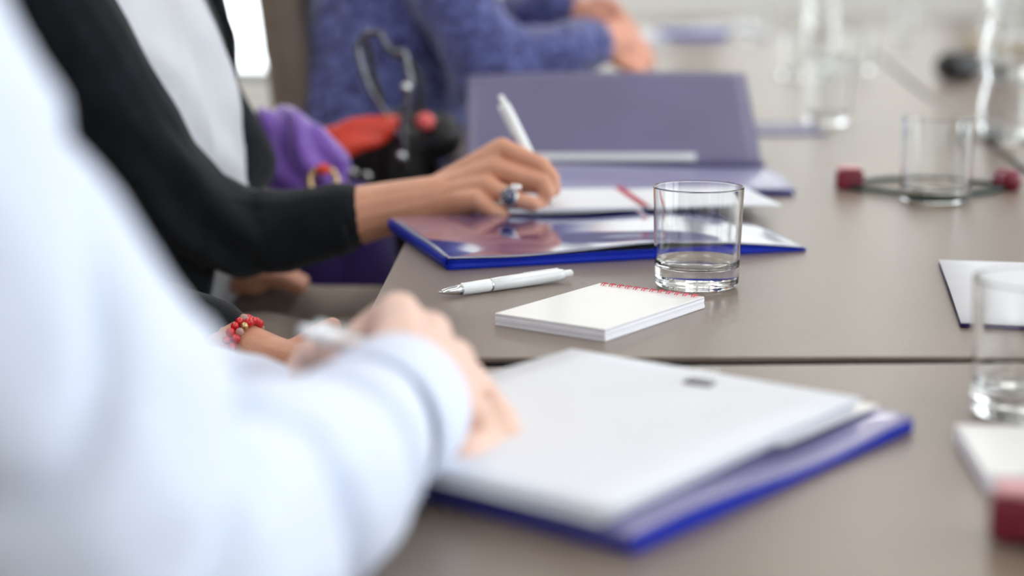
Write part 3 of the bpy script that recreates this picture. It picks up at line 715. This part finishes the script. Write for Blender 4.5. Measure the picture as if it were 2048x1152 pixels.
# torso: pale top, with the cardigan as an open shell round it
fa = -.42
def tsec(z):
    k = (z - .50) / .6
    cx = -.435 - .045 * max(0, (z - .80) / .25) - .03 * max(0, (.72 - z) / .2)
    d = .112 + .018 * math.exp(-((z - .90) / .08) ** 2) - .03 * max(0, (z - 1.0) / .1); w = .165 + .02 * math.exp(-((z - .55) / .1) ** 2) - .05 * max(0, (z - 1.02) / .08)
    d += .014 * math.exp(-((z - .72) / .09) ** 2)
    return cx, 1.885, d, w
def tpt(z, th, grow=0):
    cx, cy, d, w = tsec(z); a = fa
    x, y = (d + grow) * math.cos(th), (w + grow) * math.sin(th)
    return V((cx + x * math.cos(a) - y * math.sin(a), cy + x * math.sin(a) + y * math.cos(a), z))
def toploft(u, v):
    z = .50 + .60 * v; p = tpt(z, 2 * math.pi * u); p += (tpt(z, 2 * math.pi * u, .01) - p).normalized() * (.007 * N(p, 12) + .005 * math.sin(z * 45 + u * 62.8319 + 5 * N(p, 8)))
    return p
grid('pale_top', toploft, 60, 50, 'grey_top', B)
def cardi(u, v):
    z = .56 + .52 * v
    lo = .06 + .50 * max(0, min(1, (z - .73) / .30)); hi = -.50 + .40 * max(0, min(1, (.86 - z) / .14))
    # open at the front between hi (right side, negative) and lo (left side)
    a0 = 1.35 - .75 * max(0, min(1, (z - .85) / .08)) - .25 * max(0, min(1, (z - .93) / .08)); a1 = 2 * math.pi - (.10 + .62 * max(0, min(1, (z - .755) / .24)))
    th = a0 + (a1 - a0) * u
    p = tpt(z, th, .013); e = min(u, 1 - u)
    return p + (tpt(z, th, .03) - p).normalized() * (.005 * N(p, 12) + .004 * math.exp(-(e / .015) ** 2) + .006 * math.sin(th * 9 + z * 25))
grid('cardigan', cardi, 80, 50, 'black_knit', B, .006)
def slv(p):
    t, d = axis_t(p, shB, elB); s = .004 * N(p, 14)
    t3, d3 = axis_t(p, elB, cB)
    if t3 < .45 and p.x > -.45: s += .008 * math.sin((p.x * .7 + p.z * .7) * 120 + 3 * N(p, 10)) * math.exp(-((p - elB).length / .10) ** 2)
    return s
sl = blob([[(V((-.52, 1.80, 1.06)), .065), (shB, .066), ((shB + elB) / 2, .0585), (elB, .053), (at(560, 462, 1.81), .047), (at(678, 437, 1.81), .0385)]], .005, 5, (), slv)
slv_o = link('cardigan_sleeve', sl, 'black_knit', B)
sl2 = blob([[(V((-.48, 1.95, 1.06)), .06), (shB2, .06), ((shB2 + elB2) / 2, .053), (elB2, .048), (wB2 + V((-.02, 0, 0)), .034)]], .006, 5, (), lambda p: .004 * N(p, 14))
link('cardigan_sleeve', sl2, 'black_knit', B)
cuff(slv_o, at(655, 443, 1.81), cB - at(600, 455, 1.81), .0375, .022, 'black_knit')
legs(B, V((-.50, 1.87, .555)), V((.02, 1.86, .565)), V((.0, 1.86, 0)), 'taupe_cloth', .095, .08)
# ring on the ring finger
rd = (R1 - R0).normalized(); rc = R0 + (R1 - R0) * .80; ru = rd.cross(V((0, 0, 1))).normalized(); rv = ru.cross(rd)
rg = thing('finger_ring', rc, 'chunky silver ring with a dark blue stone on the writing hand', 'ring')
tube('band', [rc + (ru * math.cos(a) + rv * math.sin(a)) * .0106 for a in [2 * math.pi * i / 20 for i in range(21)]], .0019, 'chrome', rg, closed=True, sub=3, flat=1.6)
od = (ru * (-.8 if ru.y > 0 else .8) + rv * .25).normalized()
if od.y > 0: od = -od
sM = Matrix((rd, od.cross(rd), od)).transposed().to_4x4(); sM.translation = rc + od * .0102
stn = lathe('stone', [(0, -.001), (.0080, -.001), (.0086, .001), (.0080, .0036), (.0056, .0062), (.003, .0074), (0, .0078)], 'stone_blue', rg, sM, 28)
lathe('bezel', [(.0078, -.0018), (.0098, -.0018), (.0102, .0008), (.0092, .0022), (.0084, .0014)], 'chrome', rg, sM, 28)
for i in range(9):
    a = i * 2.4; r = .0018 * math.sqrt(i + .3); vs, fs = [], []; ellipsoid(vs, fs, sM @ V((r * math.cos(a), r * math.sin(a), .0074 - r * r * 55)), (.0009,) * 3, 0, 8, 6)
    link('crystal', mesh('crystal', vs, fs), 'chrome', rg)
vs, fs = [], []; ellipsoid(vs, fs, rc + rv * .0125, (.0068, .006, .004), 0, 16, 10); link('silver_dome', mesh('dome', vs, fs), 'chrome', rg)

# ---- person in the blue sweater ------------------------------------
D = person('person', (-.22, 2.95, 0), 'person in a fuzzy blue-violet sweater with clasped hands, behind the folder lid')
wD = at(1188, 92, 2.78); eD = V((-.03, 2.70, .835)); sD = V((-.17, 2.76, 1.10))
wD2 = at(1120, 20, 2.98); eD2 = V((-.06, 3.15, .86)); sD2 = V((-.18, 3.10, 1.10))
handD = [[(eD + (wD - eD) * .6, .034), (wD, .028), (at(1240, 90, 2.82), .03)], [(wD, .026), (at(1250, 70, 2.85), .026)]]
for q in range(4):
    handD.append([(at(1248 - q * 4, 68 + q * 18, 2.85 - q * .02), .013), (at(1288 - q * 6, 96 + q * 14, 2.86 - q * .02), .0115), (at(1302 - q * 10, 126 + q * 8, 2.85 - q * .02), .0098)])
handD.append([(wD, .018), (at(1215, 60, 2.88), .014), (at(1250, 40, 2.9), .011)])
handD += [[(wD2 + V((-.05, .03, -.01)), .034), (wD2, .028), (at(1180, 30, 2.96), .028), (at(1215, 45, 2.93), .024)]]
for q in range(4): handD.append([(at(1190 + q * 6, 5 + q * 14, 2.95), .0125), (at(1226 + q * 4, 10 + q * 16, 2.93), .011), (at(1246, 34 + q * 16, 2.90), .0095)])
bodyD = merge([blob(handD, .004, 4), blob([[((-.19, 2.93, 1.10), .058), ((-.16, 2.93, 1.23), .05)], [(sD, .045), (eD, .038), (wD, .027)], [(sD2, .045), (eD2, .038), (wD2, .027)], [((-.25, 2.93, .6), .1), ((-.2, 2.93, 1.05), .1)]], .012, 4, headE((-.12, 2.93, 1.34)))])
link('body', bodyD, 'skin_rosy', D); hair(D, (-.12, 2.93, 1.34))
sw = blob([[(sD, .075), ((sD + eD) / 2, .068), (eD, .066), ((eD + wD) / 2, .058), (wD + V((-.012, 0, 0)), .046)],
           [(sD2, .075), ((sD2 + eD2) / 2, .07), (eD2, .066), ((eD2 + wD2) / 2, .06), (wD2 + V((-.01, 0, 0)), .05)],
           [((-.24, 2.84, .52), .15), ((-.225, 2.85, .76), .155), ((-.20, 2.85, 1.05), .105)], [((-.24, 3.0, .52), .15), ((-.225, 3.0, .76), .155), ((-.21, 3.0, 1.05), .105)],
           [(sD, .08), (sD2, .08)], [((-.19, 2.93, 1.1), .08), ((-.18, 2.93, 1.14), .066)]], .008, 5, (), lambda p: .009 * N(p, 14) + .004 * N(p, 40))
link('sweater', sw, 'blue_knit', D)
legs(D, V((-.25, 2.93, .56)), V((.22, 2.93, .56)), V((.2, 2.93, 0)), 'dark_cloth')

# ------------------------------------------------------------------ bags on the chair
SZ = .478
pb = thing('purple_handbag', (-.24, 2.17, SZ), 'shiny purple bag with a gold ring, beside the black sleeve', 'handbag')
me = blob([[(V((-.33, 2.14, SZ + .05)), .05), (V((-.17, 2.14, SZ + .05)), .05), (V((-.20, 2.15, .70)), .04), (V((-.31, 2.15, .70)), .045), (V((-.33, 2.14, SZ + .05)), .05)], [(V((-.25, 2.14, SZ + .05)), .05), (V((-.25, 2.15, .7)), .05)]], .007, 6, (), lambda p: .006 * N(p, 16))
link('bag_body', me, 'purple_dark', pb)
flap = blob([[(at(548, 262, 2.15), .03), (at(610, 285, 2.13), .034), (at(655, 330, 2.12), .028), (at(668, 380, 2.11), .02)], [(at(560, 300, 2.14), .03), (at(620, 350, 2.12), .03)], [(at(640, 340, 2.12), .03), (V((-.22, 2.14, .68)), .04)], [(at(560, 300, 2.14), .03), (V((-.30, 2.14, .68)), .045)]], .006, 4, (), lambda p: .006 * math.sin(p.x * 130 + p.z * 60 + 4 * N(p, 12)) + .004 * N(p, 25))
link('flap', flap, 'purple_satin', pb)
gc = at(646, 362, 2.075)
tube('ring', [gc + V((.0165 * math.cos(a), .004 * math.sin(a), .0155 * math.sin(a))) for a in [2 * math.pi * i / 16 for i in range(17)]], .0042, 'gold', pb, closed=True, sub=3)
lathe('ring_tab', [(0, 0), (.009, .001), (.011, .006), (.006, .012), (0, .013)], 'orange_red', pb, Matrix.Translation(gc + V((0, .004, .008))), 20)
kb = thing('black_handbag', (-.17, 2.36, SZ), 'black leather handbag with chrome handles, behind the writing arm', 'handbag')
me = blob([[(V((-.25, 2.36, SZ + .06)), .06), (V((-.165, 2.37, SZ + .06)), .055), (V((-.15, 2.37, .76)), .045), (V((-.24, 2.36, .745)), .045), (V((-.25, 2.36, SZ + .06)), .06)], [(V((-.17, 2.36, SZ + .06)), .06), (V((-.17, 2.36, .74)), .05)]], .007, 6, (), lambda p: .006 * N(p, 12) + .003 * math.sin(p.x * 70 + p.z * 30))
link('bag_body', me, 'black_leather', kb)
hp = lambda L_, y: [at(a, b, y) for a, b in L_]
tube('handle', hp([(805, 345), (803, 300), (792, 268), (768, 222), (738, 175), (720, 125), (716, 90), (736, 66), (760, 70), (776, 95), (790, 112)], 2.30), .0048, 'gunmetal', kb, n=10, flat=.6)
tube('handle', hp([(735, 82), (742, 130), (752, 165), (766, 205)], 2.31), .0050, 'black_leather', kb, n=8)
tube('handle', hp([(788, 112), (806, 104), (812, 130), (820, 170), (814, 205), (804, 245), (806, 290), (808, 345)], 2.285), .0048, 'gunmetal', kb, n=10, flat=.6)
tube('handle', hp([(800, 110), (836, 150), (840, 200), (832, 260), (828, 330)], 2.32), .0052, 'black_leather', kb, n=8)
for (a, b) in ((812, 175), (803, 312), (735, 352), (708, 345)):
    vs, fs = [], []; ellipsoid(vs, fs, at(a, b, 2.275 if b < 320 else 2.285), (.0062,) * 3, 0, 14, 10); link('stud', mesh('stud', vs, fs), 'chrome', kb)
vs, fs = [], []; ellipsoid(vs, fs, at(850, 243, 2.30), (.013, .012, .012), 0, 16, 12); link('pompom', mesh('pompom', vs, fs), 'coral', kb)
link('side_pocket', blob([[(V((-.15, 2.33, .62)), .035), (V((-.135, 2.33, .76)), .03), (V((-.098, 2.33, .776)), .032)], [(V((-.10, 2.38, .776)), .032), (V((-.16, 2.38, .776)), .034)], [(V((-.17, 2.33, .62)), .035), (V((-.16, 2.32, .77)), .02)]], .006, 4, (), lambda p: .004 * N(p, 20)), 'black_leather', kb)
sc = thing('red_scarf', at(710, 275, 2.27), 'bright orange-red folded scarf draped between the two handbags', 'scarf')
link('folded_cloth', blob([[(at(640, 272, 2.24), .010), (at(700, 262, 2.26), .016), (at(765, 250, 2.29), .015), (at(790, 244, 2.32), .012)], [(at(668, 305, 2.23), .012), (at(715, 285, 2.26), .016), (at(770, 262, 2.29), .014)]], .004, 3, (), lambda p: .0015 * math.sin(p.z * 220 + p.x * 60)), 'orange_red', sc)
link('hanging_end', blob([[(at(668, 305, 2.235), .012), (at(668, 345, 2.225), .011), (at(664, 385, 2.22), .009)]], .004, 3), 'orange_red', sc)
